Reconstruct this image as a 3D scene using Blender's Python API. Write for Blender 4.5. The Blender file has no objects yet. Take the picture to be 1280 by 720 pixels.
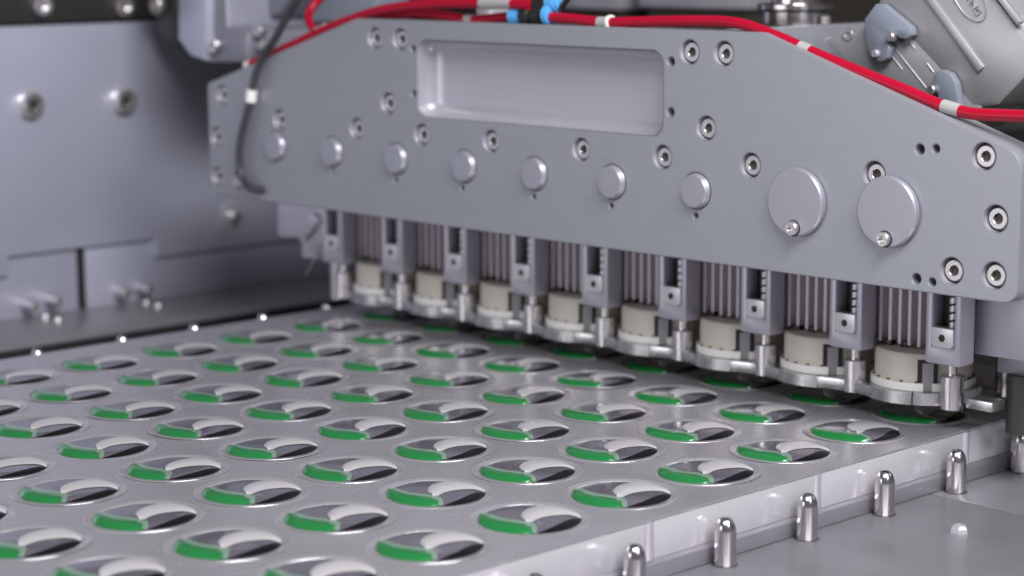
import bpy, bmesh, math, random
from mathutils import Matrix, Vector
random.seed(7)
PI = math.pi
S = 0.05            # one pocket pitch of the tray is 50 mm; everything below is laid out in pitches
sc = bpy.context.scene
col = sc.collection

# ------------------------------------------------------------------ camera
cam = bpy.data.cameras.new('camera'); co = bpy.data.objects.new('camera', cam); col.objects.link(co)
R = ((0.693365, 0.720569, -0.005031), (-0.113782, 0.116375, 0.986666), (-0.711547, 0.683547, -0.162678))
L = Vector((12.3265, -9.1266, 4.0457)) * S
m = Matrix.Identity(4)
for r in range(3):
    m[r][0] = R[0][r]; m[r][1] = R[1][r]; m[r][2] = -R[2][r]; m[r][3] = L[r]
co.matrix_world = m
cam.lens = 73.554; cam.sensor_width = 36.0; cam.clip_start = 0.02; cam.clip_end = 50
cam.dof.use_dof = True; cam.dof.focus_distance = 16.6 * S; cam.dof.aperture_fstop = 8.5
sc.camera = co

# ------------------------------------------------------------------ light
world = bpy.data.worlds.new('World'); sc.world = world; world.use_nodes = True
bg = world.node_tree.nodes['Background']
bg.inputs['Color'].default_value = (0.92, 0.92, 1.0, 1); bg.inputs['Strength'].default_value = 0.14
def area(name, loc, target, sx, sy, radiance, colr):
    d = bpy.data.lights.new(name, 'AREA'); d.shape = 'RECTANGLE'; d.size = sx * S; d.size_y = sy * S
    d.energy = radiance * PI * sx * sy * S * S; d.color = colr
    o = bpy.data.objects.new(name, d); col.objects.link(o)
    o.location = Vector(loc) * S
    o.rotation_euler = (Vector(target) - Vector(loc)).to_track_quat('-Z', 'Y').to_euler()
    return o
area('overhead_lamp', (10.5, -1.7, 13.5), (-2, 3.0, 0), 13, 5.0, 23.0, (1, 0.98, 1.0))
area('right_lamp', (18, 0.6, 9.5), (-2, 4, 0), 5, 6, 6.0, (1, 0.99, 0.98))
area('front_lamp', (-5, -20, 4.2), (-2, 4.5, 1.8), 16, 6, 4.6, (1, 0.98, 1.0))
sc.view_settings.view_transform = 'Standard'; sc.view_settings.look = 'None'
sc.view_settings.exposure = 0.0; sc.view_settings.gamma = 1.0; sc.view_settings.use_curve_mapping = False
sc.cycles.max_bounces = 8

# ------------------------------------------------------------------ materials
def mat(name, c, metal=0.0, rough=0.5, coat=0.0, spec=0.5, bump=0.0, bscale=(1, 1, 1), var=0.0, rvar=0.0, nscale=8.0, aniso=0.0, detail=4):
    mt = bpy.data.materials.new(name); mt.use_nodes = True
    nt = mt.node_tree; b = nt.nodes['Principled BSDF']
    b.inputs['Base Color'].default_value = (*c, 1); b.inputs['Metallic'].default_value = metal
    b.inputs['Roughness'].default_value = rough; b.inputs['Coat Weight'].default_value = coat
    b.inputs['Coat Roughness'].default_value = 0.08
    b.inputs['Specular IOR Level'].default_value = spec
    if bump or var or rvar:
        tc = nt.nodes.new('ShaderNodeTexCoord'); mp = nt.nodes.new('ShaderNodeMapping')
        mp.inputs['Scale'].default_value = tuple(v / S for v in bscale)
        nt.links.new(tc.outputs['Object'], mp.inputs['Vector'])
        nz = nt.nodes.new('ShaderNodeTexNoise'); nz.inputs['Scale'].default_value = nscale; nz.inputs['Detail'].default_value = detail
        nt.links.new(mp.outputs['Vector'], nz.inputs['Vector'])
        if bump:
            bp = nt.nodes.new('ShaderNodeBump'); bp.inputs['Strength'].default_value = bump; bp.inputs['Distance'].default_value = 0.001
            nt.links.new(nz.outputs['Fac'], bp.inputs['Height']); nt.links.new(bp.outputs['Normal'], b.inputs['Normal'])
        if var:
            mx = nt.nodes.new('ShaderNodeMix'); mx.data_type = 'RGBA'
            mx.inputs['A'].default_value = (*[v * (1 - var) for v in c], 1); mx.inputs['B'].default_value = (*[min(1, v * (1 + var)) for v in c], 1)
            nt.links.new(nz.outputs['Fac'], mx.inputs['Factor']); nt.links.new(mx.outputs['Result'], b.inputs['Base Color'])
        if rvar:
            mr = nt.nodes.new('ShaderNodeMapRange'); mr.inputs['To Min'].default_value = max(0, rough - rvar); mr.inputs['To Max'].default_value = rough + rvar
            nt.links.new(nz.outputs['Fac'], mr.inputs['Value']); nt.links.new(mr.outputs['Result'], b.inputs['Roughness'])
    return mt
M = dict(
    plate=mat('anodised_plate', (0.318, 0.33, 0.365), 0.45, 0.42, var=0.05, rvar=0.04, bscale=(0.6, 1, 6), nscale=5, bump=0.02),
    pocket=mat('milled_pocket', (0.42, 0.42, 0.47), 0.3, 0.33, var=0.10, rvar=0.05, bscale=(0.25, 1, 9), nscale=4),
    cap=mat('cap_aluminium', (0.345, 0.35, 0.40), 0.45, 0.38, var=0.05, nscale=5),
    steel=mat('polished_steel', (0.62, 0.60, 0.61), 1.0, 0.20, rvar=0.06, bscale=(1, 1, 6), nscale=6),
    bolt=mat('stainless_bolt', (0.68, 0.66, 0.66), 0.9, 0.30, rvar=0.05, nscale=10),
    tray=mat('tray_aluminium', (0.56, 0.545, 0.585), 0.68, 0.27, var=0.10, rvar=0.07, bscale=(1, 0.7, 1), nscale=2.2, bump=0.06),
    side=mat('tray_side', (0.62, 0.61, 0.645), 0.35, 0.20, var=0.03, rvar=0.03, bscale=(1, 2, 0.4), nscale=3),
    bracket=mat('bracket_grey', (0.24, 0.245, 0.295), 0.3, 0.4, var=0.05, nscale=1.5),
    deck=mat('deck_steel', (0.37, 0.36, 0.395), 0.6, 0.36, var=0.10, rvar=0.06, nscale=2.5, bump=0.03),
    fardeck=mat('far_deck_steel', (0.36, 0.34, 0.345), 0.7, 0.38, var=0.12, rvar=0.06, nscale=1.5),
    wall=mat('wall_panel_grey', (0.47, 0.485, 0.60), 0.4, 0.45, var=0.05, nscale=0.8),
    lilac=mat('lilac_anodised', (0.50, 0.48, 0.555), 0.35, 0.42, var=0.05, nscale=4),
    fin=mat('fin_anodised', (0.58, 0.53, 0.57), 0.35, 0.45, var=0.06, nscale=4),
    pale=mat('pale_aluminium', (0.62, 0.60, 0.66), 0.55, 0.30, var=0.05, nscale=5),
    rail=mat('rail_aluminium', (0.48, 0.47, 0.48), 0.9, 0.27, rvar=0.06, nscale=5),
    beige=mat('beige_plastic', (0.62, 0.585, 0.51), 0, 0.45, var=0.05, nscale=5),
    ivory=mat('ivory_plastic', (0.86, 0.85, 0.82), 0, 0.40, var=0.03, nscale=5),
    black=mat('black_plastic', (0.012, 0.011, 0.012), 0, 0.45),
    dark=mat('dark_metal', (0.045, 0.042, 0.04), 0.3, 0.5),
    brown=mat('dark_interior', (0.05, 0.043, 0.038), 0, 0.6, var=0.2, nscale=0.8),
    red=mat('red_tube', (0.36, 0.0015, 0.022), 0, 0.34, spec=0.35, var=0.04, nscale=3),
    blue=mat('blue_collet', (0.10, 0.38, 0.75), 0, 0.35),
    sleeve=mat('clear_sleeve', (0.36, 0.35, 0.35), 0, 0.35),
    tag=mat('tag_silver', (0.74, 0.74, 0.76), 0.3, 0.35),
    white=mat('white_plastic', (0.80, 0.79, 0.78), 0, 0.45),
    cable=mat('grey_black_cable', (0.035, 0.036, 0.042), 0, 0.40),
    hood=mat('cast_hood', (0.35, 0.345, 0.36), 0.35, 0.42, var=0.08, rvar=0.06, nscale=6, bump=0.12),
    lever=mat('blue_grey_lever', (0.215, 0.24, 0.295), 0.1, 0.42, var=0.03, nscale=5),
    rim=mat('clear_rim', (0.58, 0.565, 0.60), 0.65, 0.24, bump=0.10, nscale=7, rvar=0.08),
    film=mat('dark_print', (0.15, 0.142, 0.175), 0.3, 0.20, coat=0.8, bump=0.06, nscale=5),
    blackrim=mat('rim_black', (0.006, 0.005, 0.006), 0, 0.35, spec=0.2),  # near-black tone of the crescents along the disc rim
    sheen=mat('sheen_colour', (0.17, 0.27, 0.205), 0, 0.22, coat=0.6, bump=0.05, nscale=5),  # pale reflection at the green blade's inner edge, put into the colour
    tab=mat('tab_grey', (0.30, 0.295, 0.31), 0.3, 0.45),
    green=mat('green_print', (0.010, 0.165, 0.038), 0, 0.24, coat=0.6, bump=0.05, nscale=5),
    wprint=mat('white_print', (0.44, 0.43, 0.44), 0, 0.28, coat=0.4, bump=0.05, nscale=5),
)

# ------------------------------------------------------------------ mesh helpers
class MB:
    def __init__(s): s.v = []; s.f = []
    def add(s, vs, fs):
        n = len(s.v); s.v += [tuple(v) for v in vs]; s.f += [tuple(i + n for i in f) for f in fs]; return s
    def box(s, x0, x1, y0, y1, z0, z1, c=0.0):
        bm = bmesh.new(); bmesh.ops.create_cube(bm, size=1)
        for v in bm.verts: v.co = Vector(((x0 + x1) / 2 + v.co.x * (x1 - x0), (y0 + y1) / 2 + v.co.y * (y1 - y0), (z0 + z1) / 2 + v.co.z * (z1 - z0)))
        if c: bmesh.ops.bevel(bm, geom=bm.edges[:], offset=c, segments=2, affect='EDGES', profile=0.5)
        return s.take(bm)
    def take(s, bm, mtx=None):
        bm.verts.index_update()
        s.add([(mtx @ v.co if mtx else v.co) for v in bm.verts], [[v.index for v in f.verts] for f in bm.faces]); bm.free(); return s
    def lathe(s, prof, o=(0, 0, 0), axis='Z', n=24, sign=1, caps=True):
        # prof: (radius, height along axis) from one end to the other
        vs = []; fs = []
        for r, h in prof:
            for k in range(n):
                a = 2 * PI * k / n; c, d = r * math.cos(a), r * math.sin(a)
                p = {'Z': (c, d, h * sign), 'Y': (c, h * sign, d), 'X': (h * sign, c, d)}[axis]
                vs.append((o[0] + p[0], o[1] + p[1], o[2] + p[2]))
        for i in range(len(prof) - 1):
            for k in range(n): fs.append((i * n + k, i * n + (k + 1) % n, (i + 1) * n + (k + 1) % n, (i + 1) * n + k))
        if caps:
            fs.append(tuple(range(n))[::-1]); fs.append(tuple(range((len(prof) - 1) * n, len(prof) * n)))
        return s.add(vs, fs)
    def tube(s, path, r, n=12, sub=6):
        pts = spline(path, sub); rings = []; up = Vector((0.13, 0.3, 1)).normalized()
        for i, p in enumerate(pts):
            t = (pts[min(i + 1, len(pts) - 1)] - pts[max(i - 1, 0)]).normalized()
            a = t.cross(up)
            if a.length < 1e-3: a = t.cross(Vector((1, 0, 0)))
            a.normalize(); b = a.cross(t)
            rings.append([p + (a * math.cos(2 * PI * k / n) + b * math.sin(2 * PI * k / n)) * r for k in range(n)])
        vs = [q for g in rings for q in g]
        fs = [(i * n + k, i * n + (k + 1) % n, (i + 1) * n + (k + 1) % n, (i + 1) * n + k) for i in range(len(rings) - 1) for k in range(n)]
        fs += [tuple(range(n))[::-1], tuple(range((len(rings) - 1) * n, len(rings) * n))]
        return s.add(vs, fs)
    def prism(s, pts, axis, depth, c=0.0, seg=2):
        # pts: planar 3-D outline; depth: signed thickness along the axis, chamfered by c
        bm = bmesh.new(); d = Vector({'X': (depth, 0, 0), 'Y': (0, depth, 0), 'Z': (0, 0, depth)}[axis])
        a = [bm.verts.new(p) for p in pts]; b = [bm.verts.new(Vector(p) + d) for p in pts]; n = len(pts)
        bm.faces.new(a); bm.faces.new(b[::-1])
        for k in range(n): bm.faces.new((a[k], b[k], b[(k + 1) % n], a[(k + 1) % n]))
        bmesh.ops.recalc_face_normals(bm, faces=bm.faces[:])
        if c: bmesh.ops.bevel(bm, geom=bm.edges[:], offset=c, segments=seg, affect='EDGES', profile=0.5)
        return s.take(bm)
    def build(s, name, mt, parent=None, smooth=40, loc=None):
        me = bpy.data.meshes.new(name); me.from_pydata(s.v, [], s.f)
        bm = bmesh.new(); bm.from_mesh(me); bmesh.ops.recalc_face_normals(bm, faces=bm.faces[:]); bm.to_mesh(me); bm.free()
        return link(name, me, mt, parent, smooth, loc)
def link(name, me, mt, parent=None, smooth=40, loc=None):
    me.materials.clear(); me.materials.append(mt)
    if smooth:
        me.polygons.foreach_set('use_smooth', [True] * len(me.polygons)); me.set_sharp_from_angle(angle=math.radians(smooth))
    o = bpy.data.objects.new(name, me); col.objects.link(o); o.parent = parent
    if loc: o.location = loc
    return o
def spline(path, sub):
    P = [Vector(p) for p in path]; out = []
    for i in range(len(P) - 1):
        a, b, c, d = P[max(i - 1, 0)], P[i], P[i + 1], P[min(i + 2, len(P) - 1)]
        for k in range(sub):
            t = k / sub
            out.append(0.5 * ((2 * b) + (c - a) * t + (2 * a - 5 * b + 4 * c - d) * t * t + (3 * b - a - 3 * c + d) * t ** 3))
    return out + [P[-1]]
def circle(cx, cy, r, n=32): return [(cx + r * math.cos(2 * PI * k / n), cy + r * math.sin(2 * PI * k / n)) for k in range(n)]
def rounded(pts, r, n=6):
    # round the corners of a 2-D outline; r may be one radius or one per corner
    out = []; N = len(pts)
    for i in range(N):
        p = Vector(pts[i]).to_2d(); a = (Vector(pts[i - 1]).to_2d() - p); b = (Vector(pts[(i + 1) % N]).to_2d() - p)
        rr = r[i] if isinstance(r, (list, tuple)) else r
        if rr <= 0: out.append(tuple(p)); continue
        th = a.angle(b); d = rr / math.tan(th / 2)
        p0 = p + a.normalized() * d; p1 = p + b.normalized() * d
        c = p + (a.normalized() + b.normalized()).normalized() * (rr / math.sin(th / 2))
        a0 = math.atan2(p0.y - c.y, p0.x - c.x); a1 = math.atan2(p1.y - c.y, p1.x - c.x)
        da = (a1 - a0 + PI) % (2 * PI) - PI
        for k in range(n + 1): out.append((c.x + rr * math.cos(a0 + da * k / n), c.y + rr * math.sin(a0 + da * k / n)))
    return out
def sheet(outlines, thick, bevel=0.0):
    # a flat plate with real holes: outlines in 2-D, filled and extruded; returns a mesh in local XY centred on z = 0
    cu = bpy.data.curves.new('outline', 'CURVE'); cu.dimensions = '2D'; cu.fill_mode = 'BOTH'
    cu.extrude = thick / 2 - bevel; cu.bevel_depth = bevel; cu.bevel_resolution = 1; cu.offset = -bevel
    for pts in outlines:
        sp = cu.splines.new('POLY'); sp.points.add(len(pts) - 1); sp.use_cyclic_u = True
        for q, p in zip(sp.points, pts): q.co = (p[0], p[1], 0, 1)
    o = bpy.data.objects.new('outline', cu); col.objects.link(o)
    dg = bpy.context.evaluated_depsgraph_get(); me = bpy.data.meshes.new_from_object(o.evaluated_get(dg))
    bpy.data.objects.remove(o); bpy.data.curves.remove(cu)
    return me
def tag(o, label, cat, group=None):
    o['label'] = label; o['category'] = cat
    if group: o['group'] = group
    return o
def struct(o): o['kind'] = 'structure'; return o
def thing(name, label, cat, loc=(0, 0, 0), group=None):
    o = bpy.data.objects.new(name, None); o.empty_display_size = 0.01; col.objects.link(o); o.location = loc
    return tag(o, label, cat, group)
def dup(root, loc, label=None):
    r = root.copy(); col.objects.link(r); r.location = loc
    if label: r['label'] = label
    for ch in root.children:
        c = ch.copy(); col.objects.link(c); c.parent = r
        for g in ch.children:
            d = g.copy(); col.objects.link(d); d.parent = c
    return r
ORD = ['first', 'second', 'third', 'fourth', 'fifth', 'sixth', 'seventh', 'eighth', 'ninth', 'tenth', 'eleventh', 'twelfth', 'thirteenth', 'fourteenth']

def socket(o, r, h, axis, sign=1):
    return MB().lathe([(r * 0.465, h * 0.55 * sign), (r * 0.1, h * 0.5 * sign)], axis=axis, n=6).build('hex_socket', M['dark'], o, 0)  # dark disc paints the shade at the bottom of the socket
# ------------------------------------------------------------------ the setting: bed of the machine, panel behind
PY = 0.953                                      # pocket pitch along the tray
TX0, TX1, TY0, TY1 = -5.84, 2.62, -9.0, 7.9     # tray outline
bed = struct(MB().box(-14, 9, -12, 16, -1.6, -1.0).build('ground', M['dark'], smooth=0))
# right-hand deck beside the tray, two plates that meet in a fine joint
dk = thing('right_deck', 'grey steel deck beside the tray, lined with bullet nosed pins', 'deck plate')
MB().box(2.45, 7, -10, 4.93, -0.75, -0.45, 0.012).build('deck_plate', M['deck'], dk)
MB().box(2.45, 7, 4.955, 12, -0.75, -0.452, 0.012).build('deck_plate', M['deck'], dk)
# far deck and side panel
FZ = -0.30
fd = thing('far_deck', 'dark brushed deck strip between the tray and the side panel', 'deck plate')
MB().box(-9.6, -7.66, -10, 14, -0.7, FZ, 0.01).build('deck_plate', M['fardeck'], fd)
MB().box(-7.659, -7.60, -10, 14, -0.98, FZ - 0.012, 0.004).build('gap_shade_strip', M['black'], fd)  # black strip painting the shade in the gap beside the tray
WX = -9.3
wl = thing('side_panel', 'large bluish grey panel at the far left with two round bolts', 'machine panel')
up = [(-9.3, 2.924, 0.487), (-9.3, 3.382, 0.457), (-9.3, 3.37, 0.211), (-9.3, 2.911, 0.226)]
e1 = [(-9.3, 5.463, 0.454), (-9.3, 5.537, 0.226), (-9.3, 7.383, 0.207), (-9.3, 3.404, 0.464), (-9.3, 5.452, 3.124)]
zt = e1[4][2]; yc0 = e1[3][1]; yc = e1[0][1]; zl = e1[0][2]; zs = e1[1][2]
outline = [(-8, zt), (9.5, zt), (9.5, zs), (yc, zs), (yc, zl), (yc0, zl), (yc0, zs), (-8, zs)]
MB().prism([(WX + 0.08, y, z) for y, z in outline], 'X', -0.3, 0.02).build('upper_panel', M['wall'], wl)
g0, g1 = [q[1] for q in [(-9.3, 4.375, 0.057), (-9.3, 4.498, 0.043)]]
MB().box(WX - 0.3, WX, -8, g0, FZ - 0.1, zl + 0.3, 0.01).build('lower_panel', M['wall'], wl)
MB().box(WX - 0.3, WX, g1, 12, FZ - 0.1, zl + 0.3, 0.01).build('lower_panel', M['wall'], wl)
MB().box(WX - 0.12, WX - 0.04, g0 + 0.004, g1 - 0.004, FZ - 0.1, zl + 0.2).build('gap_strip', M['black'], wl)  # black strip set into the slit in place of its shade
MB().box(WX - 0.45, WX - 0.31, -8, 12, -0.5, zt + 1.5).build('panel_back', M['black'], wl)
def bolt_mesh(r, h, axis, sign=1):
    # cap head with a hex socket sunk in its face
    b = MB(); n = 24
    prof = [(r * 0.98, 0), (r, 0.02), (r, h * 0.82), (r * 0.90, h), (r * 0.52, h), (r * 0.48, h * 0.95), (r * 0.47, h * 0.40)]
    b.lathe(prof, axis=axis, n=n, sign=sign)
    return b
for q in [(-9.22, 3.761, 2.21), (-9.22, 5.038, 2.186), (-9.22, 6.631, 0.632)]:
    b = bolt_mesh(0.145 if q[2] > 1.2 else 0.07, 0.13, 'X').build('socket_bolt', M['bolt'], wl); b.location = q
    socket(b, 0.145 if q[2] > 1.2 else 0.07, 0.13, 'X')
    w = MB().lathe([(0.19, 0), (0.19, 0.015), (0.12, 0.02)], axis='X', n=24).build('washer', M['pale'], b)
for q in [(-9.3, 3.63, -0.145), (-9.3, 3.957, -0.127), (-9.3, 4.912, -0.144), (-9.3, 5.239, -0.143)]:
    s_ = MB().lathe([(0.06, 0), (0.06, 0.24), (0.045, 0.26)], axis='X', n=14).build('stud', M['bolt'], wl); s_.location = q
for k, q in enumerate([(-9.031, 3.751, -0.3), (-8.738, 3.743, -0.3), (-9.02, 5.161, -0.3), (-8.722, 5.133, -0.3)]):
    s_ = MB().lathe([(0.05, 0), (0.05, 0.03), (0.035, 0.05)], n=14).build('deck_screw', M['bolt'], fd); s_.location = q
rl = thing('upper_rail', 'dark rail with two pale bolt heads above the side panel', 'rail')
MB().box(WX - 0.35, WX + 0.02, -8, 6.2, zt + 0.03, zt + 1.2, 0.02).build('rail_bar', M['dark'], rl)
for q in [(-9.28, 4.001, 3.352), (-9.28, 5.136, 3.315)]:
    b = bolt_mesh(0.12, 0.1, 'X').build('socket_bolt', M['bolt'], rl); b.location = q
# dark machine interior closing the view behind the gantry
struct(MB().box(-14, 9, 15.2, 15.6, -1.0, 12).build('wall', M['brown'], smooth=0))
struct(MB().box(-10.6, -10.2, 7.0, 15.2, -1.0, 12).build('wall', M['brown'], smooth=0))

# ------------------------------------------------------------------ tray
tr = thing('product_tray', 'grey aluminium tray full of round pockets holding swirled discs', 'tray')
HR = 0.405
vis = []
for i in range(-5, 3):
    for j in range(-9, 9): vis.append((i, j * PY))
me = sheet([rounded([(TX0, TY0), (TX1, TY0), (TX1, TY1), (TX0, TY1)], 0.03)] + [circle(x, y, HR, 40) for x, y in vis if TY0 + .5 < y < TY1 - .5], 0.02, 0.004)
top = link('tray_plate', me, M['tray'], tr, 35, (0, 0, -0.01))
sw = MB(); notch = [q[1] for q in [(2.62, 1.543, -0.178), (2.62, 3.469, -0.192), (2.62, 5.485, -0.229)]]
segs = [TY0] + [v for n_ in notch for v in (n_ - 0.05, n_ + 0.05)] + [TY1]
for a, b in zip(segs[::2], segs[1::2]):
    MB().box(TX1 - 0.30, TX1 - 0.001, a, b, -0.30, -0.0215, 0.004).build('side_wall', M['side'], tr)
for n_ in notch:
    MB().lathe([(0.052, -0.30), (0.052, -0.0215)], (TX1 - 0.036, n_, 0), n=24).build('side_rod', M['pale'], tr)
MB().prism([(TX1 - 0.2, TY0, -0.302), (TX1, TY0, -0.302), (TX1 + 0.022, TY0, -0.33), (TX1 + 0.022, TY0, -0.446), (TX1 - 0.2, TY0, -0.446)], 'Y', TY1 - TY0, 0.004).build('lower_flange', M['deck'], tr)
MB().box(TX0 + 0.02, TX1 - 0.31, TY0 + .02, TY1 - .02, -0.40, -0.16).build('tray_base', M['dark'], tr, smooth=0)
MB().box(TX0 + 0.004, TX0 + 0.25, TY0, TY1, -0.159, -0.0215).build('side_wall', M['side'], tr, smooth=0)
MB().box(TX0 + 0.01, TX1 - 0.31, TY1 - 0.2, TY1 - 0.004, -0.159, -0.0215).build('side_wall', M['side'], tr, smooth=0)
# dimples in the top sheet: eight small raised dots round every pocket
d_ = MB()
for x, y in vis:
    if not (TY0 + .5 < y < TY1 - .5): continue
    for k in range(6):
        if random.random() < 0.62: continue
        a = 2 * PI * (k + random.uniform(0, 0.6)) / 6; px, py = x + 0.475 * math.cos(a), y + 0.475 * math.sin(a)
        d_.lathe([(0.008, 0), (0.006, 0.002), (0.002, 0.0026)], (px, py, 0.0), n=6, caps=False)
dm = d_.build('dimple', M['tray'], tr); dm['kind'] = 'stuff'

# ------------------------------------------------------------------ swirled discs
DR = 0.374
ux, uy = 0.69, 0.724                            # printed pattern turned 46 degrees on the tray
def dome(r): return 0.012 * (1 - r * r) + 0.018 * (1 - max(0, (r - 0.72) / 0.28) ** 2)
def uvpt(u, v, lift=0.0):
    r = min(1, math.hypot(u, v))
    return ((u * ux - v * uy) * DR, (u * uy + v * ux) * DR, dome(r) + lift - 0.006)
def loft2(a, b, n, m, lift):
    A = spline([(*p, 0) for p in a], 8); B = spline([(*p, 0) for p in b], 8)
    def at(P, t):
        f = t * (len(P) - 1); i = min(int(f), len(P) - 2); return P[i].lerp(P[i + 1], f - i)
    vs = []; fs = []
    for i in range(n + 1):
        p, q = at(A, i / n), at(B, i / n)
        for k in range(m + 1):
            w = p.lerp(q, k / m); vs.append(uvpt(w.x, w.y, 0.0015 + lift * math.sin(PI * min(1, max(0, (k + 0.3) / (m + 0.6)))) ** 0.8))
    for i in range(n):
        for k in range(m): fs.append((i * (m + 1) + k, i * (m + 1) + k + 1, (i + 1) * (m + 1) + k + 1, (i + 1) * (m + 1) + k))
    b_ = MB(); b_.add(vs, fs); return b_
def arc(a0, a1, n, r=0.985): return [(r * math.cos(math.radians(a0 + (a1 - a0) * k / n)), r * math.sin(math.radians(a0 + (a1 - a0) * k / n))) for k in range(n + 1)]
disc = thing('swirled_disc', 'x', 'disc', (0, 0, 0), 'swirled discs in the tray pockets')
vs = [uvpt(0, 0)]; fs = []; NR, NA = 9, 40
rr = [0.2, 0.4, 0.55, 0.68, 0.76, 0.84, 0.90, 0.95, 1.0]
for r in rr:
    for k in range(NA): vs.append(uvpt(r * math.cos(2 * PI * k / NA), r * math.sin(2 * PI * k / NA)))
for k in range(NA): fs.append((0, 1 + k, 1 + (k + 1) % NA))
for i in range(NR - 1):
    for k in range(NA): fs.append((1 + i * NA + k, 1 + (i + 1) * NA + k, 1 + (i + 1) * NA + (k + 1) % NA, 1 + i * NA + (k + 1) % NA))
b_ = MB(); b_.add(vs, fs); b_.build('dark_face', M['film'], disc, 60)
inner = [(-0.945, 0.27), (-0.84, 0.13), (-0.70, -0.12), (-0.50, -0.32), (-0.25, -0.45), (-0.06, -0.58), (0.03, -0.76), (0.04, -0.95)]
loft2(arc(164, 273, 8), inner, 30, 8, 0.018).build('green_blade', M['green'], disc, 60)
loft2(inner, [(-0.90, 0.42), (-0.76, 0.24), (-0.62, 0.02), (-0.44, -0.17), (-0.20, -0.29), (0.04, -0.44), (0.13, -0.66), (0.13, -0.95)], 30, 4, 0.003).build('painted_sheen', M['sheen'], disc, 60)  # strip that paints the pale glare beside the green blade
loft2([(-0.10, -0.36), (-0.16, -0.06), (-0.13, 0.20), (-0.03, 0.45), (0.20, 0.70), (0.5, 0.82), (0.76, 0.64), (0.92, 0.37), (0.985, 0.06)], [(-0.07, -0.42), (0.04, -0.44), (0.11, -0.32), (0.20, -0.19), (0.36, -0.06), (0.53, 0.02), (0.70, 0.07), (0.85, 0.07), (0.985, 0.02)], 30, 8, 0.016).build('white_blade', M['wprint'], disc, 60)
loft2(arc(276, 360, 8, 0.995), [(0.12, -0.96), (0.28, -0.83), (0.44, -0.66), (0.57, -0.47), (0.68, -0.30), (0.78, -0.16), (0.88, -0.04), (0.985, 0.03)], 24, 3, 0.0).build('black_edge', M['blackrim'], disc, 60)
loft2(arc(82, 124, 6, 0.995), [(0.14, 0.98), (0.0, 0.95), (-0.14, 0.91), (-0.28, 0.88), (-0.42, 0.85), (-0.55, 0.83)], 16, 2, 0.0).build('black_edge', M['blackrim'], disc, 60)
MB().lathe([(0.366, -0.02), (0.373, 0.000), (0.380, 0.003), (0.422, 0.003), (0.428, 0.006), (0.434, 0.006), (0.437, 0.001)], n=48, caps=False).build('clear_rim', M['rim'], disc, 60)
first = True
def disc_label(i, j):
    row = ORD[2 - i]
    if j >= 7: return 'dim swirled disc shaded behind the gripper heads, %s row from pin lined edge' % row
    if j == 6: return 'shaded swirled disc right under the gripper heads, %s row from the pin lined edge' % row
    return 'green and white swirled disc, %s row from pin lined edge, %s from gripper heads' % (row, ORD[5 - j])
def in_view(x, y, z, mx=0.09):
    v = m.inverted() @ (Vector((x, y, z)) * S); k = cam.lens / cam.sensor_width / -v.z
    return abs(v.x * k) < 0.5 + mx and abs(v.y * k) < 0.28125 + mx
for i in range(2, -6, -1):
    for j in range(7, -10, -1):
        if not in_view(i, j * PY, 0): continue
        if j == 7 and i < 2: continue
        if first: disc.location = (i, j * PY, 0); disc['label'] = disc_label(i, j); first = False; continue
        o = dup(disc, (i, j * PY, random.uniform(-0.001, 0.002)), disc_label(i, j))
        o.rotation_euler = (random.gauss(0, 0.008), random.gauss(0, 0.008), random.gauss(0, 0.055))

# ------------------------------------------------------------------ locating pins
def pin_mesh(h, r):
    prof = [(r, 0), (r, h * 0.70), (r * 0.96, h * 0.78), (r * 0.86, h * 0.87), (r * 0.68, h * 0.945), (r * 0.42, h * 0.988), (r * 0.12, h)]
    return MB().lathe(prof, n=28)
pins = [(2.949, 5.909, -0.1), (2.782, 5.147, -0.1), (2.764, 4.159, -0.1), (2.746, 3.176, -0.1), (2.738, 2.216, -0.1), (2.726, 1.244, -0.1), (2.685, 0.27, -0.1)]
pin = thing('locating_pin', 'x', 'pin', (0, 0, 0), 'bullet nosed pins along the near edge of the tray')
pin_mesh(0.36, 0.082).build('pin_body', M['steel'], pin, 50)
MB().lathe([(0.088, 0.001), (0.096, 0.004)], n=24, caps=False).build('pin_seat', M['dark'], pin)
for k, q in enumerate(pins):
    lb = 'bullet nosed steel pin beside the tray, %s from the right' % ORD[k]
    l = (2.745, q[1] + 0.005 if k else pins[1][1] + 0.96, -0.45)
    if k == 0: pin.location = l; pin['label'] = lb
    else: dup(pin, l, lb)
fp = tag(pin_mesh(0.62, 0.075).build('locating_pin', M['steel']), 'x', 'pin', 'pins along the far edge of the tray')
fq = [(-5.778, 5.517, 0.03), (-5.819, 4.614, 0.03), (-5.849, 3.697, 0.03), (-5.92, 2.786, 0.03), (-5.837, 1.773, 0.03)]
for k, q in enumerate(fq):
    o = fp if k == 0 else fp.copy()
    if k: col.objects.link(o)
    o.location = (TX0 - 0.10, q[1], -0.58); o['label'] = 'small pin tip at the far tray edge, %s out from the gantry' % ORD[k]
q = [(3.457, 4.159, -0.45)][0]
sc_ = tag(MB().lathe([(0.075, 0), (0.07, 0.03), (0.05, 0.055), (0.03, 0.06), (0.025, 0.035)], n=6).build('deck_screw', M['pale'], smooth=20), 'small pale screw head standing on the right deck plate', 'screw'); sc_.location = q

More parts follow.
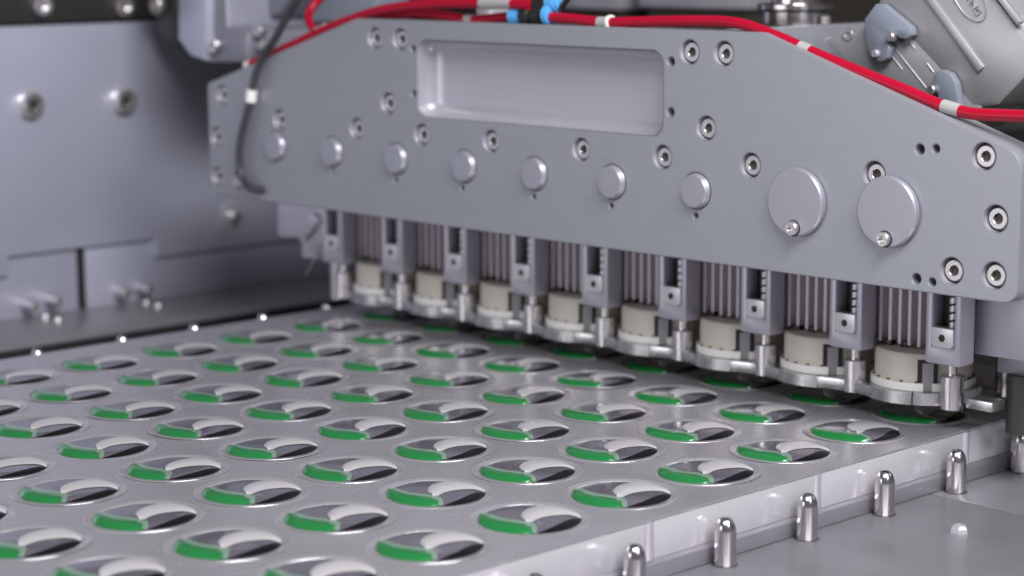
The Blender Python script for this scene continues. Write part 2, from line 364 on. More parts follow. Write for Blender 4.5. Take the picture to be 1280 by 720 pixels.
# ------------------------------------------------------------------ gantry
PF = 4.54                                       # front face of the plate
XC = -1.58
ga = thing('gantry', 'wide grey front plate of the gantry with bolts, buttons and recessed pocket', 'gantry plate', (XC, PF, 1.3))
T0 = Vector((-XC, -PF, -1.3))                   # world to gantry-local
def gp(o, loc=(0, 0, 0)): o.location = Vector(loc) + T0; return o
out = rounded([(-6.75, 1.30), (3.66, 1.30), (3.66, 2.455), (1.12, 3.30), (-4.16, 3.30), (-6.75, 2.53)], [0.13, 0.13, 0.22, 0.25, 0.12, 0.06], 8)
pk = rounded([(-3.22, 2.36), (0.02, 2.36), (0.02, 3.11), (-3.22, 3.11)], 0.13, 8)
bolts = [(s_ * dx, z) for dx, z in [(1.905, 3.11), (2.29, 3.11), (2.10, 2.465), (2.60, 2.18), (1.60, 2.18), (0.60, 2.18), (3.88, 2.20), (4.90, 2.415), (5.025, 1.945), (5.025, 1.505), (4.64, 1.50)] for s_ in (-1, 1)]
holes = [(-3.29, 3.02, .036), (-3.29, 2.58, .036), (0.11, 3.02, .040), (0.11, 2.58, .040), (2.73, 2.43, .042), (2.88, 2.445, .034), (2.73, 1.40, .042), (2.88, 1.39, .034),
         (-4.58, 1.70, .022)] + [(x, 1.695, .026) for x in (-3.58, -2.59, -1.60, -0.60, 0.41)]
cuts = [pk] + [circle(XC + dx, z, 0.105, 28) for dx, z in bolts] + [circle(x, z, r, 18) for x, z, r in holes]
me = sheet([out] + cuts, 0.30, 0.012)
me.transform(Matrix.Rotation(PI / 2, 4, 'X')); me.transform(Matrix.Translation((0, PF + 0.15, 0)))
gp(link('front_plate', me, M['plate'], ga, 35))
gp(MB().prism([(x * 1.0, PF + 0.301, z) for x, z in rounded([(-6.70, 1.34), (3.61, 1.34), (3.61, 2.43), (1.1, 3.27), (-4.14, 3.27), (-6.70, 2.5)], 0.1)], 'Y', 0.06).build('plate_back', M['dark'], ga))
# the recessed pocket: floor with a wide inner fillet
vs = []; fs = []; prof = [(0.0, 0.006), (0.0, 0.06)] + [(0.15 * (1 - math.cos(t * PI / 12)), 0.06 + 0.15 * math.sin(t * PI / 12)) for t in range(1, 7)]
loops = []
for off, d in prof:
    off += 0.004; x0, x1, z0, z1 = -3.22 + off, 0.02 - off, 2.36 + off * 0.75, 3.11 - off * 0.75
    loops.append([(x, PF + d, z) for x, z in rounded([(x0, z0), (x1, z0), (x1, z1), (x0, z1)], max(0.03, 0.13 - off * 0.3), 8)])
n = len(loops[0])
for l in loops: vs += l
for i in range(len(loops) - 1):
    for k in range(n): fs.append((i * n + k, i * n + (k + 1) % n, (i + 1) * n + (k + 1) % n, (i + 1) * n + k))
fs.append(tuple(range((len(loops) - 1) * n, len(loops) * n)))
b_ = MB(); b_.add(vs, fs); gp(b_.build('pocket_floor', M['pocket'], ga, 60))
# counterbored bolts: cup, head with socket
bm_ = bolt_mesh(0.088, 0.075, 'Y', -1)
cup = MB().lathe([(0.104, -0.02), (0.104, 0.085)], axis='Y', n=28, caps=False).lathe([(0.104, 0.085), (0.02, 0.086)], axis='Y', n=28, caps=False)
proto = None
for dx, z in bolts:
    l = (XC + dx, PF + 0.105, z)
    if proto is None:
        proto = gp(bm_.build('socket_bolt', M['bolt'], ga, 35), l)
        socket(proto, 0.088, 0.075, 'Y', -1)
        MB().lathe([(0.104, -0.10), (0.104, 0.0)], axis='Y', n=28, caps=False).add([], []).build('counterbore', M['pale'], proto, 35)
        MB().lathe([(0.105, 0.001), (0.02, 0.002)], axis='Y', n=28, caps=False).build('seat', M['black'], proto, 35)  # black seat paints the shade around the sunken head
    else:
        o = proto.copy(); col.objects.link(o); gp(o, l)
        for g in proto.children:
            d = g.copy(); col.objects.link(d); d.parent = o
# round buttons and cover discs
bt = MB().lathe([(0.155, 0.06), (0.155, -0.005), (0.15, -0.012), (0.148, -0.036), (0.137, -0.050), (0.05, -0.051)], axis='Y', n=36)
ringm = MB().lathe([(0.158, -0.002), (0.166, -0.002)], axis='Y', n=36, caps=False)
bp_ = None
for x in (-5.53, -4.58, -3.56, -2.55, -1.58, -0.58, 0.42):
    if bp_ is None:
        bp_ = gp(bt.build('round_button', M['cap'], ga, 35), (x, PF - 0.001, 1.915)); ringm.build('button_gap', M['black'], bp_)
    else:
        o = bp_.copy(); col.objects.link(o); gp(o, (x, PF - 0.001, 1.915)); g = bp_.children[0].copy(); col.objects.link(g); g.parent = o
cd = MB().lathe([(0.275, 0.0), (0.288, -0.010), (0.288, -0.048), (0.274, -0.062), (0.05, -0.063)], axis='Y', n=56)
for k, x in enumerate((1.54, 2.465)):
    o = gp(cd.build('cover_disc', M['cap'], ga, 35), (x, PF - 0.001, 1.915))
    s_ = bolt_mesh(0.06, 0.05, 'Y', -1).build('screw', M['bolt'], o, 35); s_.location = (0.0, -0.060, -0.215)
    
    MB().lathe([(0.07, -0.001), (0.07, -0.006), (0.06, -0.008)], axis='Y', n=24).build('washer', M['dark'], o).location = (0.0, -0.060, -0.215)
# body behind the plate
gp(MB().box(-6.4, 3.3, PF + 0.362, 8.9, 1.42, 2.3, 0.02).build('carriage_body', M['dark'], ga))  # deepened backwards to keep overhead light off the tray behind the heads
gp(MB().box(0.40, 0.60, PF + 0.362, 8.6, 2.31, 3.30, 0.015).build('gusset_plate', M['plate'], ga))
gp(MB().box(-6.0, 3.3, PF + 0.362, 5.3, 2.31, 2.42, 0.01).build('top_ledge', M['dark'], ga))
# right-hand end block under the plate, with its rods
eb = thing('end_block', 'lilac end block under the right end of the gantry plate, with rods', 'block', (2.9, 5.6, 0.6))
E0 = Vector((-2.9, -5.6, -0.6))
o = MB().box(2.64, 4.6, 5.52, 6.6, 0.645, 1.40, 0.012).build('block_body', M['lilac'], eb); o.location = E0
o = MB().box(2.78, 4.5, 5.66, 6.5, 0.49, 0.642, 0.006).build('block_foot', M['deck'], eb); o.location = E0
o = MB().box(2.64, 2.90, 5.42, 5.62, 0.198, 0.281, 0.006).build('carrier_arm', M['rail'], eb); o.location = E0
for x, y, r, z0, z1, mt in [(2.50, 6.22, 0.085, 0.20, 0.64, 'steel'), (2.99, 5.72, 0.13, 0.0, 0.489, 'dark'), (2.62, 6.05, 0.05, 0.2, 0.64, 'steel')]:
    o = MB().lathe([(r, z0), (r, z1)], (x, y, 0), n=24).build('rod', M[mt], eb); o.location = E0

# ------------------------------------------------------------------ spring brackets between the heads
BY = 5.237
br = thing('spring_bracket', 'x', 'bracket', (0, BY, 0.57), 'spring brackets between the gripper heads')
Z0 = -0.57
def bb(mb, x0, x1, y0, y1, z0, z1, c=0): return mb.box(x0, x1, y0, y1, z0 + Z0, z1 + Z0, c)
MB().prism([(x, 0.0, z + Z0) for x, z in [(-0.178, 0.57), (0.172, 0.57), (0.172, 1.45), (0.105, 1.45), (0.105, 0.722), (-0.105, 0.722), (-0.105, 1.45), (-0.178, 1.45)]], 'Y', 0.22, 0.026).build('block', M['lilac'], br)
bb(MB(), -0.104, 0.104, 0.15, 0.21, 0.723, 1.45).build('window_back', M['black'], br)
t_ = [(-0.109, 0.885), (0.109, 0.885), (0.109, 0.75), (0.084, 0.72), (-0.084, 0.72), (-0.109, 0.75)]
tg = MB().prism([(x, -0.012, z + Z0) for x, z in t_], 'Y', 0.10, 0.006).build('clamp_tag', M['tag'], br)
MB().lathe([(0.034, -0.003), (0.034, 0.004), (0.02, 0.005)], (0.0, -0.012, 0.80 + Z0), 'Y', n=6).build('hex_socket', M['black'], tg)
rd = MB().lathe([(0.040, 0.88 + Z0), (0.040, 1.16 + Z0), (0.055, 1.165 + Z0), (0.055, 1.3 + Z0)], (0.045, 0.09, 0), n=16).build('spring_rod', M['pale'], br)
hp = [(0.045 + 0.053 * math.cos(a), 0.09 + 0.053 * math.sin(a), 0.89 + Z0 + a / (2 * PI) * 0.068) for a in [k * PI / 6 for k in range(0, 50)]]
MB().tube(hp, 0.0085, 6, 1).build('spring_coil', M['black'], rd)
MB().lathe([(0.045, 0.44 + Z0), (0.045, 0.569 + Z0)], (0, 0.16, 0), n=20).build('thin_rod', M['steel'], br)
MB().lathe([(0.092, 0.175 + Z0), (0.098, 0.182 + Z0), (0.098, 0.455 + Z0), (0.086, 0.468 + Z0), (0.045, 0.469 + Z0)], (0, 0.16, 0), n=28).build('foot_cylinder', M['steel'], br)
for k in range(8, -1, -1):
    l = (-5.482 + k, BY, 0.57); lb = 'spring loaded lilac bracket with pale screw tag, %s from the right' % ORD[8 - k]
    if k == 8: br.location = l; br['label'] = lb
    else: dup(br, l, lb)

# ------------------------------------------------------------------ gripper heads
HY = 5.72
hd = thing('gripper_head', 'x', 'gripper head', (0, HY, 0.2), 'gripper heads hanging under the gantry plate')
z = lambda v: v - 0.2
hs = MB().box(-0.375, 0.345, -0.15, 0.30, z(0.66), z(1.42)).build('heat_sink', M['fin'], hd, smooth=0)
for k in range(8):
    x = -0.392 + k * 0.100
    MB().box(x, x + 0.030, -0.255, -0.151, z(0.64), z(1.42)).build('cooling_fin', M['fin'], hs, smooth=0)
cupo = MB().lathe([(0.415, z(0.345)), (0.415, z(0.575)), (0.40, z(0.60)), (0.33, z(0.615)), (0.20, z(0.616))], n=56).build('gripper_cup', M['beige'], hd, 35)
# ivory flange, split where the tab passes
ang0 = math.radians(-50)
def ring_part(r0, r1, z0, z1, a0, a1, n=36):
    vs = []; fs = []
    for k in range(n + 1):
        a = a0 + (a1 - a0) * k / n; c, s2 = math.cos(a), math.sin(a)
        vs += [(r0 * c, r0 * s2, z0), (r1 * c, r1 * s2, z0), (r1 * c, r1 * s2, z1), (r0 * c, r0 * s2, z1)]
    for k in range(n):
        for q in range(4): fs.append((k * 4 + q, k * 4 + (q + 1) % 4, k * 4 + 4 + (q + 1) % 4, k * 4 + 4 + q))
    fs += [(0, 1, 2, 3), tuple(n * 4 + q for q in (3, 2, 1, 0))]
    b = MB(); b.add(vs, fs); return b
ring_part(0.30, 0.448, z(0.288), z(0.356), ang0 + 0.085, ang0 + 2 * PI - 0.085, 60).build('flange_ring', M['ivory'], hd, 35)
c, s2 = math.cos(ang0), math.sin(ang0)
def radial(mb, r0, r1, hw, z0, z1):
    vs = [(r * c - w * s2, r * s2 + w * c, zz) for zz in (z0, z1) for r, w in ((r0, -hw), (r1, -hw), (r1, hw), (r0, hw))]
    return mb.add(vs, [(0, 1, 2, 3), (4, 5, 6, 7), (0, 1, 5, 4), (1, 2, 6, 5), (2, 3, 7, 6), (3, 0, 4, 7)])
radial(MB(), 0.37, 0.4165, 0.085, z(0.357), z(0.555)).build('notch', M['black'], hd, smooth=0)
radial(MB(), 0.36, 0.436, 0.046, z(0.287), z(0.53)).build('tab', M['tab'], hd, smooth=0)
# steel carrier ring in two pieces, cut left of the tab
ring_part(0.34, 0.505, z(0.180), z(0.285), ang0 - 0.25, ang0 + 2.6, 40).build('carrier_ring', M['rail'], hd, 35)
ring_part(0.34, 0.505, z(0.180), z(0.285), ang0 + 2.61, ang0 + 2 * PI - 0.275, 40).build('carrier_ring', M['rail'], hd, 35)
bl = MB()
for x, y, w in ((-0.30, -0.14, 0.05), (-0.20, -0.22, 0.04), (-0.05, -0.2, 0.035), (0.25, -0.16, 0.04)):
    bl.box(x - w, x + w, y - w, y + w, z(0.61), z(0.66), 0.006)
bl.build('clip', M['black'], hd)
tk = MB()
for k in range(10):
    a = ang0 - 1.5 + k * 0.32
    if abs(a - ang0) < 0.2: continue
    tk.lathe([(0.016, z(0.350)), (0.016, z(0.366))], (0.418 * math.cos(a), 0.418 * math.sin(a), 0), n=8)
tk.build('slot', M['black'], hd)
lk = [(0.20, -0.460), (0.32, -0.425), (0.42, -0.405), (0.5, -0.40), (0.58, -0.405), (0.68, -0.425), (0.80, -0.460), (0.80, -0.20), (0.20, -0.20)]
for i in range(2, -6, -1):
    l = (i, HY, 0.2); lb = 'finned gripper head with beige cup and ivory ring, %s from the right' % ORD[2 - i]
    if i == 2: hd.location = l; hd['label'] = lb; continue
    h2 = dup(hd, l, lb)
    if i == 1: link_ = MB().prism([(x, y, z(0.183)) for x, y in lk], 'Z', 0.098, 0.005).build('link_plate', M['rail'], h2)
    else: c_ = link_.copy(); col.objects.link(c_); c_.parent = h2
# left end of the row
le = thing('end_fitting', 'pale stepped fitting under the left end of the gantry plate', 'fitting', (-6.0, 5.3, 0.6))
E1 = Vector((6.0, -5.3, -0.6))
pts = [(-6.519, 5.3, 1.274), (-6.538, 5.3, 0.787), (-6.435, 5.3, 0.76), (-6.171, 5.3, 0.786), (-6.1, 5.3, 0.729), (-6.106, 5.3, 0.565), (-5.719, 5.3, 0.579), (-5.697, 5.3, 1.297)]
o = MB().prism(pts, 'Y', 0.35, 0.012).build('fitting_body', M['pale'], le); o.location = E1
pts = [(-5.838, 5.25, 1.102), (-5.685, 5.25, 1.044), (-5.831, 5.25, 0.887), (-5.992, 5.25, 0.772), (-6.062, 5.25, 0.847), (-5.927, 5.25, 1.004)]
o = MB().prism(pts, 'Y', 0.05, 0.012).build('latch', M['steel'], le); o.location = E1
q = [(-5.592, 5.25, 0.856), (-5.977, 5.25, 0.366)]
o = MB().tube(q, 0.012, 8, 2).build('needle', M['steel'], le); o.location = E1
q = [(-5.715, 5.4, 0.595), (-5.73, 5.4, 0.123)]
o = MB().lathe([(0.08, q[1][2]), (0.085, q[0][2] + 0.03)], (q[0][0], q[0][1] + 0.1, 0), n=18).build('rod', M['pale'], le); o.location = E1

# ------------------------------------------------------------------ red tubes and the black cable
def tubes(name, label, path, r, sleeves=(), ties=()):
    t = thing(name, label, 'tube', path[0]); o0 = Vector(path[0])
    o = MB().tube([Vector(p) - o0 for p in path], r, 14, 8).build('tube_body', M['red'], t, 60)
    return t, o0
def sleeve(t, o0, a, b, r, mt='sleeve'):
    MB().tube([Vector(a) - o0, Vector(b) - o0], r, 16, 2).build('sleeve', M[mt], t, 60)
pr = [(-1.514, 4.66, 3.37), (-1.162, 4.66, 3.356), (-0.798, 4.66, 3.335), (-0.368, 4.66, 3.352), (0.198, 4.66, 3.372), (0.606, 4.66, 3.375), (0.872, 4.66, 3.347), (1.175, 4.66, 3.268), (1.481, 4.66, 3.172), (1.722, 4.66, 3.098), (2.047, 4.66, 3.003), (2.481, 4.66, 2.881), (2.773, 4.66, 2.792), (2.938, 4.66, 2.753), (3.122, 4.66, 2.726), (3.375, 4.66, 2.727), (3.93, 4.66, 2.74)]
t, o0 = tubes('red_tube', 'thick red tube running down the right shoulder of the gantry plate', pr, 0.048)
for a, b in [[(1.431, 4.66, 3.186), (1.54, 4.66, 3.154)], [(2.856, 4.66, 2.771), (3.012, 4.66, 2.742)], [(-0.868, 4.66, 3.333), (-0.739, 4.66, 3.336)]]: sleeve(t, o0, a, b, 0.054)
q = [(-0.739, 4.66, 3.336), (-0.714, 4.66, 3.337)]; sleeve(t, o0, q[0], q[1], 0.068, 'white')
pa = [(-6.102, 4.64, 2.755), (-5.699, 4.64, 2.881), (-5.279, 4.64, 3.013), (-4.871, 4.64, 3.142), (-4.346, 4.64, 3.286), (-3.902, 4.64, 3.383), (-3.412, 4.64, 3.44), (-2.881, 4.64, 3.472), (-2.314, 4.64, 3.482), (-1.984, 4.64, 3.48), (-1.748, 4.64, 3.477)]
t, o0 = tubes('red_tube', 'red tube climbing the left shoulder and over the plate top', pa, 0.05)
q = [(-2.403, 4.64, 3.48), (-1.984, 4.64, 3.487)]; sleeve(t, o0, q[0], q[1], 0.056)
q = [(-6.145, 4.64, 2.74), (-6.072, 4.64, 2.765)]; sleeve(t, o0, q[0], q[1], 0.055, 'white')
pb = [(v[0], v[1] + dy, v[2]) for v, dy in zip([(-5.17, 4.74, 3.582), (-5.282, 4.74, 3.446), (-5.3, 4.74, 3.329), (-5.182, 4.74, 3.205), (-4.969, 4.74, 3.144), (-4.468, 4.74, 3.231), (-3.958, 4.74, 3.327), (-3.467, 4.74, 3.361), (-2.993, 4.74, 3.344), (-2.671, 4.74, 3.312), (-2.366, 4.74, 3.334), (-2.024, 4.74, 3.372)], [0.3, 0.2, 0.1, 0.02, 0, 0, 0, 0, 0, 0, 0, 0])]
t, o0 = tubes('red_tube', 'red tube looping in from above at the left and ending in the black coupling', pb, 0.046)
q = [(-4.961, 4.68, 3.134), (-4.814, 4.68, 3.175)]; sleeve(t, o0, q[0], q[1], 0.062)
q = [(-2.728, 4.74, 3.315), (-2.625, 4.74, 3.313)]; sleeve(t, o0, q[0], q[1], 0.053)
# Y coupling
q = [(-2.016, 4.68, 3.366), (-1.918, 4.68, 3.372), (-1.555, 4.68, 3.387), (-1.767, 4.68, 3.446), (-1.534, 4.68, 3.509), (-1.471, 4.68, 3.524)]
cp = thing('tube_coupling', 'black plastic tube coupling with light blue collars on the plate top', 'coupling', q[1]); o0 = Vector(q[1])
MB().lathe([(0.07, -0.13), (0.088, -0.125), (0.088, -0.03), (0.066, -0.02), (0.066, 0.02), (0.088, 0.03), (0.088, 0.125), (0.07, 0.13)], axis='X', n=20).build('coupling_body', M['black'], cp, 35).location = (Vector(q[1]) + Vector(q[2])) / 2 - o0
v = [(-1.937, 4.72, 3.449), (-1.553, 4.72, 3.493), (-1.459, 4.72, 3.509), (-1.407, 4.72, 3.459), (-1.262, 4.72, 3.585)]
MB().tube([Vector(v[0]) - o0, Vector(v[1]) - o0], 0.075, 18, 4).build('branch', M['black'], cp, 50)
MB().tube([Vector(v[1]) - o0 - Vector((0.06, 0, 0.02)), Vector(v[1]) - o0 - Vector((0.0, 0, 0.10))], 0.05, 12, 2).build('bridge', M['black'], cp, 50)
MB().tube([Vector(v[3]) - o0, (Vector(v[3]) + Vector(v[4])) / 2 - o0 + Vector((0.01, 0, 0.02)), Vector(v[4]) - o0], 0.03, 10, 6).build('release_tab', M['black'], cp, 50)
for a, b, r in ((q[0], q[1], 0.080), (q[2], (q[2][0] + 0.06, q[2][1], q[2][2]), 0.094), (v[1], v[2], 0.088)):
    c_ = MB().tube([Vector(a) - o0, Vector(b) - o0], r, 20, 2).build('collar', M['blue'], cp, 50)
    MB().tube([Vector(a) - o0 + (Vector(b) - Vector(a)) * 0.98, Vector(a) - o0 + (Vector(b) - Vector(a)) * 1.25], r * 0.8, 18, 1).build('collar_ring', M['blue'], c_, 50)
tab_ = [(-2.648, 4.72, 3.413), (-2.649, 4.72, 3.306)]
cl = tag(MB().box(-0.11, 0.11, -0.05, 0.25, -0.03, 0.10, 0.008).build('hose_clip', M['pale']), 'small pale metal hose clip behind the lower red tube', 'clip'); cl.location = (tab_[1][0], 4.95, tab_[1][2] + 0.02)
# black cable
pc = [(-4.894, 4.46, 3.656), (-5.006, 4.46, 3.49), (-5.202, 4.46, 3.288), (-5.416, 4.46, 3.049), (-5.617, 4.46, 2.874), (-5.751, 4.46, 2.682), (-5.846, 4.46, 2.438), (-5.941, 4.46, 2.218), (-6.036, 4.46, 2.013), (-6.088, 4.46, 1.819), (-6.082, 4.46, 1.627), (-6.015, 4.46, 1.51), (-5.902, 4.46, 1.44), (-5.76, 4.46, 1.416)]
pc = [(v[0], v[1] + (0.07 if k == len(pc) - 1 else 0), v[2]) for k, v in enumerate(pc)]
cb = thing('black_cable', 'dark grey cable hanging in a curve over the left end of the plate', 'cable', pc[0]); o0 = Vector(pc[0])
MB().tube([Vector(p) - o0 for p in pc], 0.042, 14, 8).build('cable_body', M['cable'], cb, 60)
q = [(-5.835, 4.46, 2.507), (-5.856, 4.46, 2.378)]
MB().tube([Vector(p) - o0 for p in q], 0.060, 16, 2).build('cable_tie', M['white'], cb, 60)

# ------------------------------------------------------------------ cable connector housing, right
CY = 5.9
cn = thing('connector_housing', 'grey cast connector housing tilted behind the right shoulder, with locking levers', 'connector', (1.9, CY, 2.7))
E2 = Vector((-1.9, -CY, -2.7))
def cpart(name, pts, depth, mt, c, parent=cn, dy=0.0):
    o = MB().prism([(p[0], p[1] + dy, p[2]) for p in pts], 'Y', depth, c).build(name, M[mt], parent); o.location = E2 if parent is cn else (0, 0, 0); return o
cpart('connector_base', [(0.795, 5.803, 3.184), (0.943, 5.803, 3.244), (1.073, 5.803, 3.289), (1.277, 5.803, 3.364), (1.581, 5.803, 3.343), (2.001, 5.803, 3.044), (2.459, 5.803, 2.675), (2.166, 5.803, 2.45), (1.585, 5.803, 2.657), (1.063, 5.803, 2.982)], 0.75, 'hood', 0.02)
cpart('base_flange', [(0.751, 5.86, 3.18), (0.794, 5.86, 3.21), (1.242, 5.86, 2.818), (1.182, 5.86, 2.774)], 0.9, 'pale', 0.008)
cpart('hood_body', [(1.619, 5.8, 3.819), (1.343, 5.8, 3.516), (2.36, 5.8, 2.643), (2.616, 5.8, 2.697), (2.995, 5.8, 3.067), (2.695, 5.8, 3.435), (2.237, 5.8, 3.888)], 0.95, 'hood', 0.05)
cpart('hood_rib', [(1.81, 5.77, 3.632), (1.866, 5.77, 3.66), (2.477, 5.77, 3.01), (2.424, 5.77, 2.961)], 0.06, 'hood', 0.014)
cpart('hood_rib', [(2.507, 5.77, 3.654), (2.568, 5.77, 3.655), (2.829, 5.77, 3.393), (2.778, 5.77, 3.36)], 0.06, 'hood', 0.012)
cpart('hood_side', [(2.645, 5.95, 3.404), (2.763, 5.95, 3.485), (3.12, 5.95, 3.182), (2.978, 5.95, 3.034)], 0.7, 'pale', 0.03)
# raised oval emblem with raised lettering
ov = [(2.298, 5.795, 3.585), (2.446, 5.795, 3.397), (2.387, 5.795, 3.521), (2.505, 5.795, 3.47)]
ctr = Vector(ov[0]); d1 = (Vector(ov[1]) - ctr); d1.y = 0; L1 = d1.length; d1.normalize(); d2 = Vector((d1.z, 0, -d1.x))
if d2.x < 0: d2 = -d2
el = [ctr + d1 * (L1 * math.cos(a)) + d2 * (0.125 * math.sin(a)) for a in [2 * PI * k / 40 for k in range(41)]]
o = MB().tube([tuple(p) for p in el], 0.007, 6, 1).build('oval_emblem', M['hood'], cn); o.location = E2
fc = bpy.data.curves.new('lettering', 'FONT'); fc.body = 'HARTING'; fc.size = 0.085; fc.extrude = 0.006; fc.align_x = 'CENTER'; fc.align_y = 'CENTER'
fo = bpy.data.objects.new('lettering', fc); col.objects.link(fo)
me = bpy.data.meshes.new_from_object(fo.evaluated_get(bpy.context.evaluated_depsgraph_get())); bpy.data.objects.remove(fo); bpy.data.curves.remove(fc)
# text x runs along d1, its up along d2, facing -Y
upv = Vector((d2.x, 0, d2.z)); nrm = d1.cross(upv)
mt_ = Matrix(((d1.x, upv.x, nrm.x, ctr.x), (d1.y, upv.y, nrm.y, ctr.y - 0.004), (d1.z, upv.z, nrm.z, ctr.z), (0, 0, 0, 1)))
me.transform(mt_); o = link('emblem_lettering', me, M['hood'], cn, 0); o.location = E2
lv = cpart('locking_lever', [(1.417, 5.7, 3.513), (1.492, 5.7, 3.514), (1.788, 5.7, 3.324), (1.806, 5.7, 3.257), (1.75, 5.7, 3.222), (1.676, 5.7, 3.227), (1.616, 5.7, 3.272), (1.558, 5.7, 3.264), (1.535, 5.7, 3.209), (1.579, 5.7, 3.142), (1.556, 5.7, 3.052), (1.49, 5.7, 3.016), (1.405, 5.7, 3.033), (1.343, 5.7, 3.121), (1.314, 5.7, 3.271), (1.302, 5.7, 3.381)], 0.09, 'lever', 0.014)
q = [(1.445, 5.69, 3.09), (1.6, 5.69, 3.238), (2.031, 5.69, 2.808)]
for k, (r, mtn) in enumerate(((0.035, 'pale'), (0.042, 'bolt'))):
    o = MB().lathe([(r, 0.03), (r, -0.02), (r * 0.8, -0.03)], axis='Y', n=18).build('pivot_pin', M[mtn], lv, 35); o.location = q[k]
lv2 = cpart('locking_lever', [(2.028, 5.7, 2.942), (2.107, 5.7, 2.978), (2.196, 5.7, 2.949), (2.254, 5.7, 2.871), (2.31, 5.7, 2.633), (2.071, 5.7, 2.62), (2.082, 5.7, 2.769), (2.022, 5.7, 2.861)], 0.09, 'lever', 0.014)
o = MB().lathe([(0.04, 0.03), (0.04, -0.02), (0.032, -0.03)], axis='Y', n=18).build('pivot_pin', M['bolt'], lv2, 35); o.location = q[2]
q = [(1.057, 5.86, 3.238)][0]
o = bolt_mesh(0.055, 0.07, 'Y', -1).build('screw', M['bolt'], cn, 35); o.location = Vector(q) + E2
sv = [[(1.499, 5.8, 3.101), (1.645, 5.8, 2.956)], [(1.565, 5.8, 3.131), (1.897, 5.8, 2.809)], [(1.687, 5.8, 3.223), (1.772, 5.8, 3.138)], [(1.899, 5.8, 3.02), (1.966, 5.8, 2.948)]]
for a, b in sv:
    o = MB().tube([a, b], 0.0045, 6, 1).build('seam_strip', M['pale'], cn); o.location = E2
bk = [(2.097, 7.2, 2.733)][0]
ck = tag(MB().lathe([(0.16, -0.5), (0.16, 0.5)], axis='Y', n=20).build('cable_gland', M['black']), 'black cable gland behind the right end of the red tube', 'gland'); ck.location = bk

# ------------------------------------------------------------------ things behind the gantry
q = [(-0.477, 7, 3.45)][0]
gpost = thing('guide_post', 'polished round guide post with collar behind the gantry top', 'post', (q[0], 7.0, 2.4))
MB().lathe([(0.33, -0.6), (0.33, 0.98), (0.31, 0.99)], n=36).build('post_sleeve', M['steel'], gpost, 35)
MB().lathe([(0.35, 0.995), (0.37, 1.005), (0.37, 1.05), (0.34, 1.06)], n=36).build('collar', M['steel'], gpost, 35)
MB().lathe([(0.24, 1.061), (0.24, 2.0)], n=36).build('post_core', M['steel'], gpost, 35)
MB().lathe([(0.05, 0), (0.05, 0.08), (0.03, 0.09)], n=12).build('screw', M['bolt'], gpost, 35).location = (0.40, -0.05, 0.86)
MB().box(-0.6, 0.75, -0.5, 0.9, 0.6, 0.86, 0.01).build('post_base', M['dark'], gpost)
w1, w2 = [(-7.971, 11, 3.175), (-6.563, 11, 3.718)], [(-6.249, 11, 3.217), (-4.396, 11, 3.729)]
for (a, b), lb in ((w1, 'pale lilac housing far behind, beside the black coupling'), (w2, 'pale pink housing far behind, left of the guide post')):
    h_ = tag(MB().box(a[0], b[0], 11.0, 12.0, a[2], a[2] + 0.8, 0.03).build('rear_housing', M['pale']), lb, 'housing')
    w = MB().box(a[0] + .1, b[0] - .1, 11.1, 11.9, -1.0, a[2] - 0.003, 0.0).build('housing_stand', M['brown'], h_)
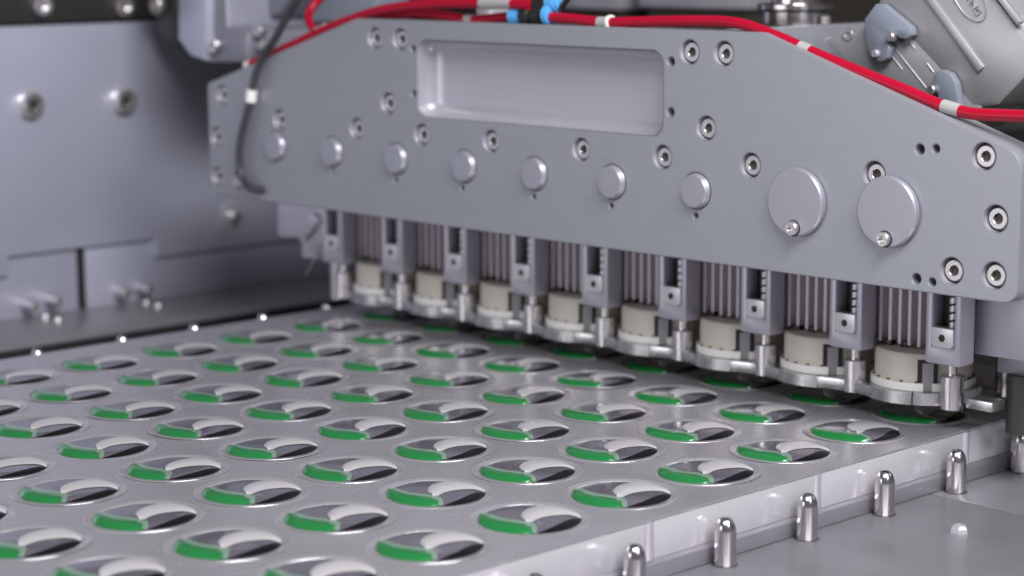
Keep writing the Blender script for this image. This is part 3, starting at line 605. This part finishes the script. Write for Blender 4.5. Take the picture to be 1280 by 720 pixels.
# bracket block at top left
b1 = [(-7.744, 5.1, 3.963), (-7.801, 5.1, 2.846), (-7.478, 5.1, 2.71), (-6.806, 5.1, 2.735), (-6.744, 5.1, 2.791), (-6.732, 5.1, 3.077), (-7.12, 5.1, 3.121), (-7.142, 5.1, 3.962)]
bk = thing('slide_bracket', 'pale grey slide bracket with one round bolt at the top left', 'bracket', b1[3])
E3 = -Vector(b1[3])
o = MB().prism(b1, 'Y', 2.6, 0.03).build('bracket_body', M['bracket'], bk); o.location = E3  # depth stretched backwards to block overhead light from the side panel
b2 = [(-7.902, 5, 3.963), (-7.956, 5, 2.956), (-7.711, 5, 2.78), (-7.4, 5, 2.727), (-7.34, 5, 3.963)]
o = MB().prism(b2, 'Y', 0.8, 0.03).build('bracket_rib', M['wall'], bk); o.location = E3
q = [(-7.3, 5.09, 2.917)][0]
o = bolt_mesh(0.09, 0.08, 'Y', -1).build('socket_bolt', M['bolt'], bk); o.location = Vector(q) + E3
b3 = [(-7.932, 5.7, 3.959), (-7.965, 5.7, 3.231), (-6.995, 5.7, 3.233), (-6.538, 5.7, 3.601), (-6.526, 5.7, 3.958)]
hb = tag(MB().prism(b3, 'Y', 0.7, 0.03).build('rear_block', M['bracket']), 'pale blue grey block behind the black cable at the top', 'block')
b5 = [(-7.884, 6.2, 3.106), (-5.813, 6.2, 3.191), (-5.801, 6.2, 3.689), (-6.947, 6.2, 3.681), (-7.88, 6.2, 3.201)]
tag(MB().prism(b5, 'Y', 0.5, 0.03).build('rear_block', M['lever']), 'dark blue grey block behind the looping red tube', 'block')
b6 = [(-8.775, 5.3, 3.962), (-8.829, 5.3, 3.015), (-8.392, 5.3, 2.838), (-8.331, 5.3, 3.962)]
tag(MB().prism(b6, 'Y', 0.5, 0.03).build('motor_block', M['dark']), 'dark block between the upper rail and the slide bracket', 'block')
q = [(-8.637, 5.25, 3.343), (-6.634, 5.25, 3.093), (-6.552, 5.25, 2.944)]
for k, (p_, r) in enumerate(zip(q, (0.12, 0.07, 0.05))):
    o = tag(bolt_mesh(r, 0.1, 'Y', -1).build('socket_bolt', M['bolt']), ['pale bolt head on the dark block at the upper left', 'brassy bolt head above the left end of the red tube', 'tiny bright screw beside the black cable top'][k], 'bolt'); o.location = p_
MBb = MB().box(-9.2, -6.6, 6.9, 7.1, 2.0, 4.6).build('shade_panel', M['brown'], smooth=0); tag(MBb, 'added dark brown panel to shade the corner behind the slide bracket', 'panel')  # panel added to darken the corner behind the gantry's left end

# ------------------------------------------------------------------ to metres
seen = set()
for o in list(sc.objects):
    if o.type == 'MESH' and o.data.name not in seen:
        seen.add(o.data.name); o.data.transform(Matrix.Scale(S, 4))
    if o.type in ('MESH', 'EMPTY'): o.location = o.location * S
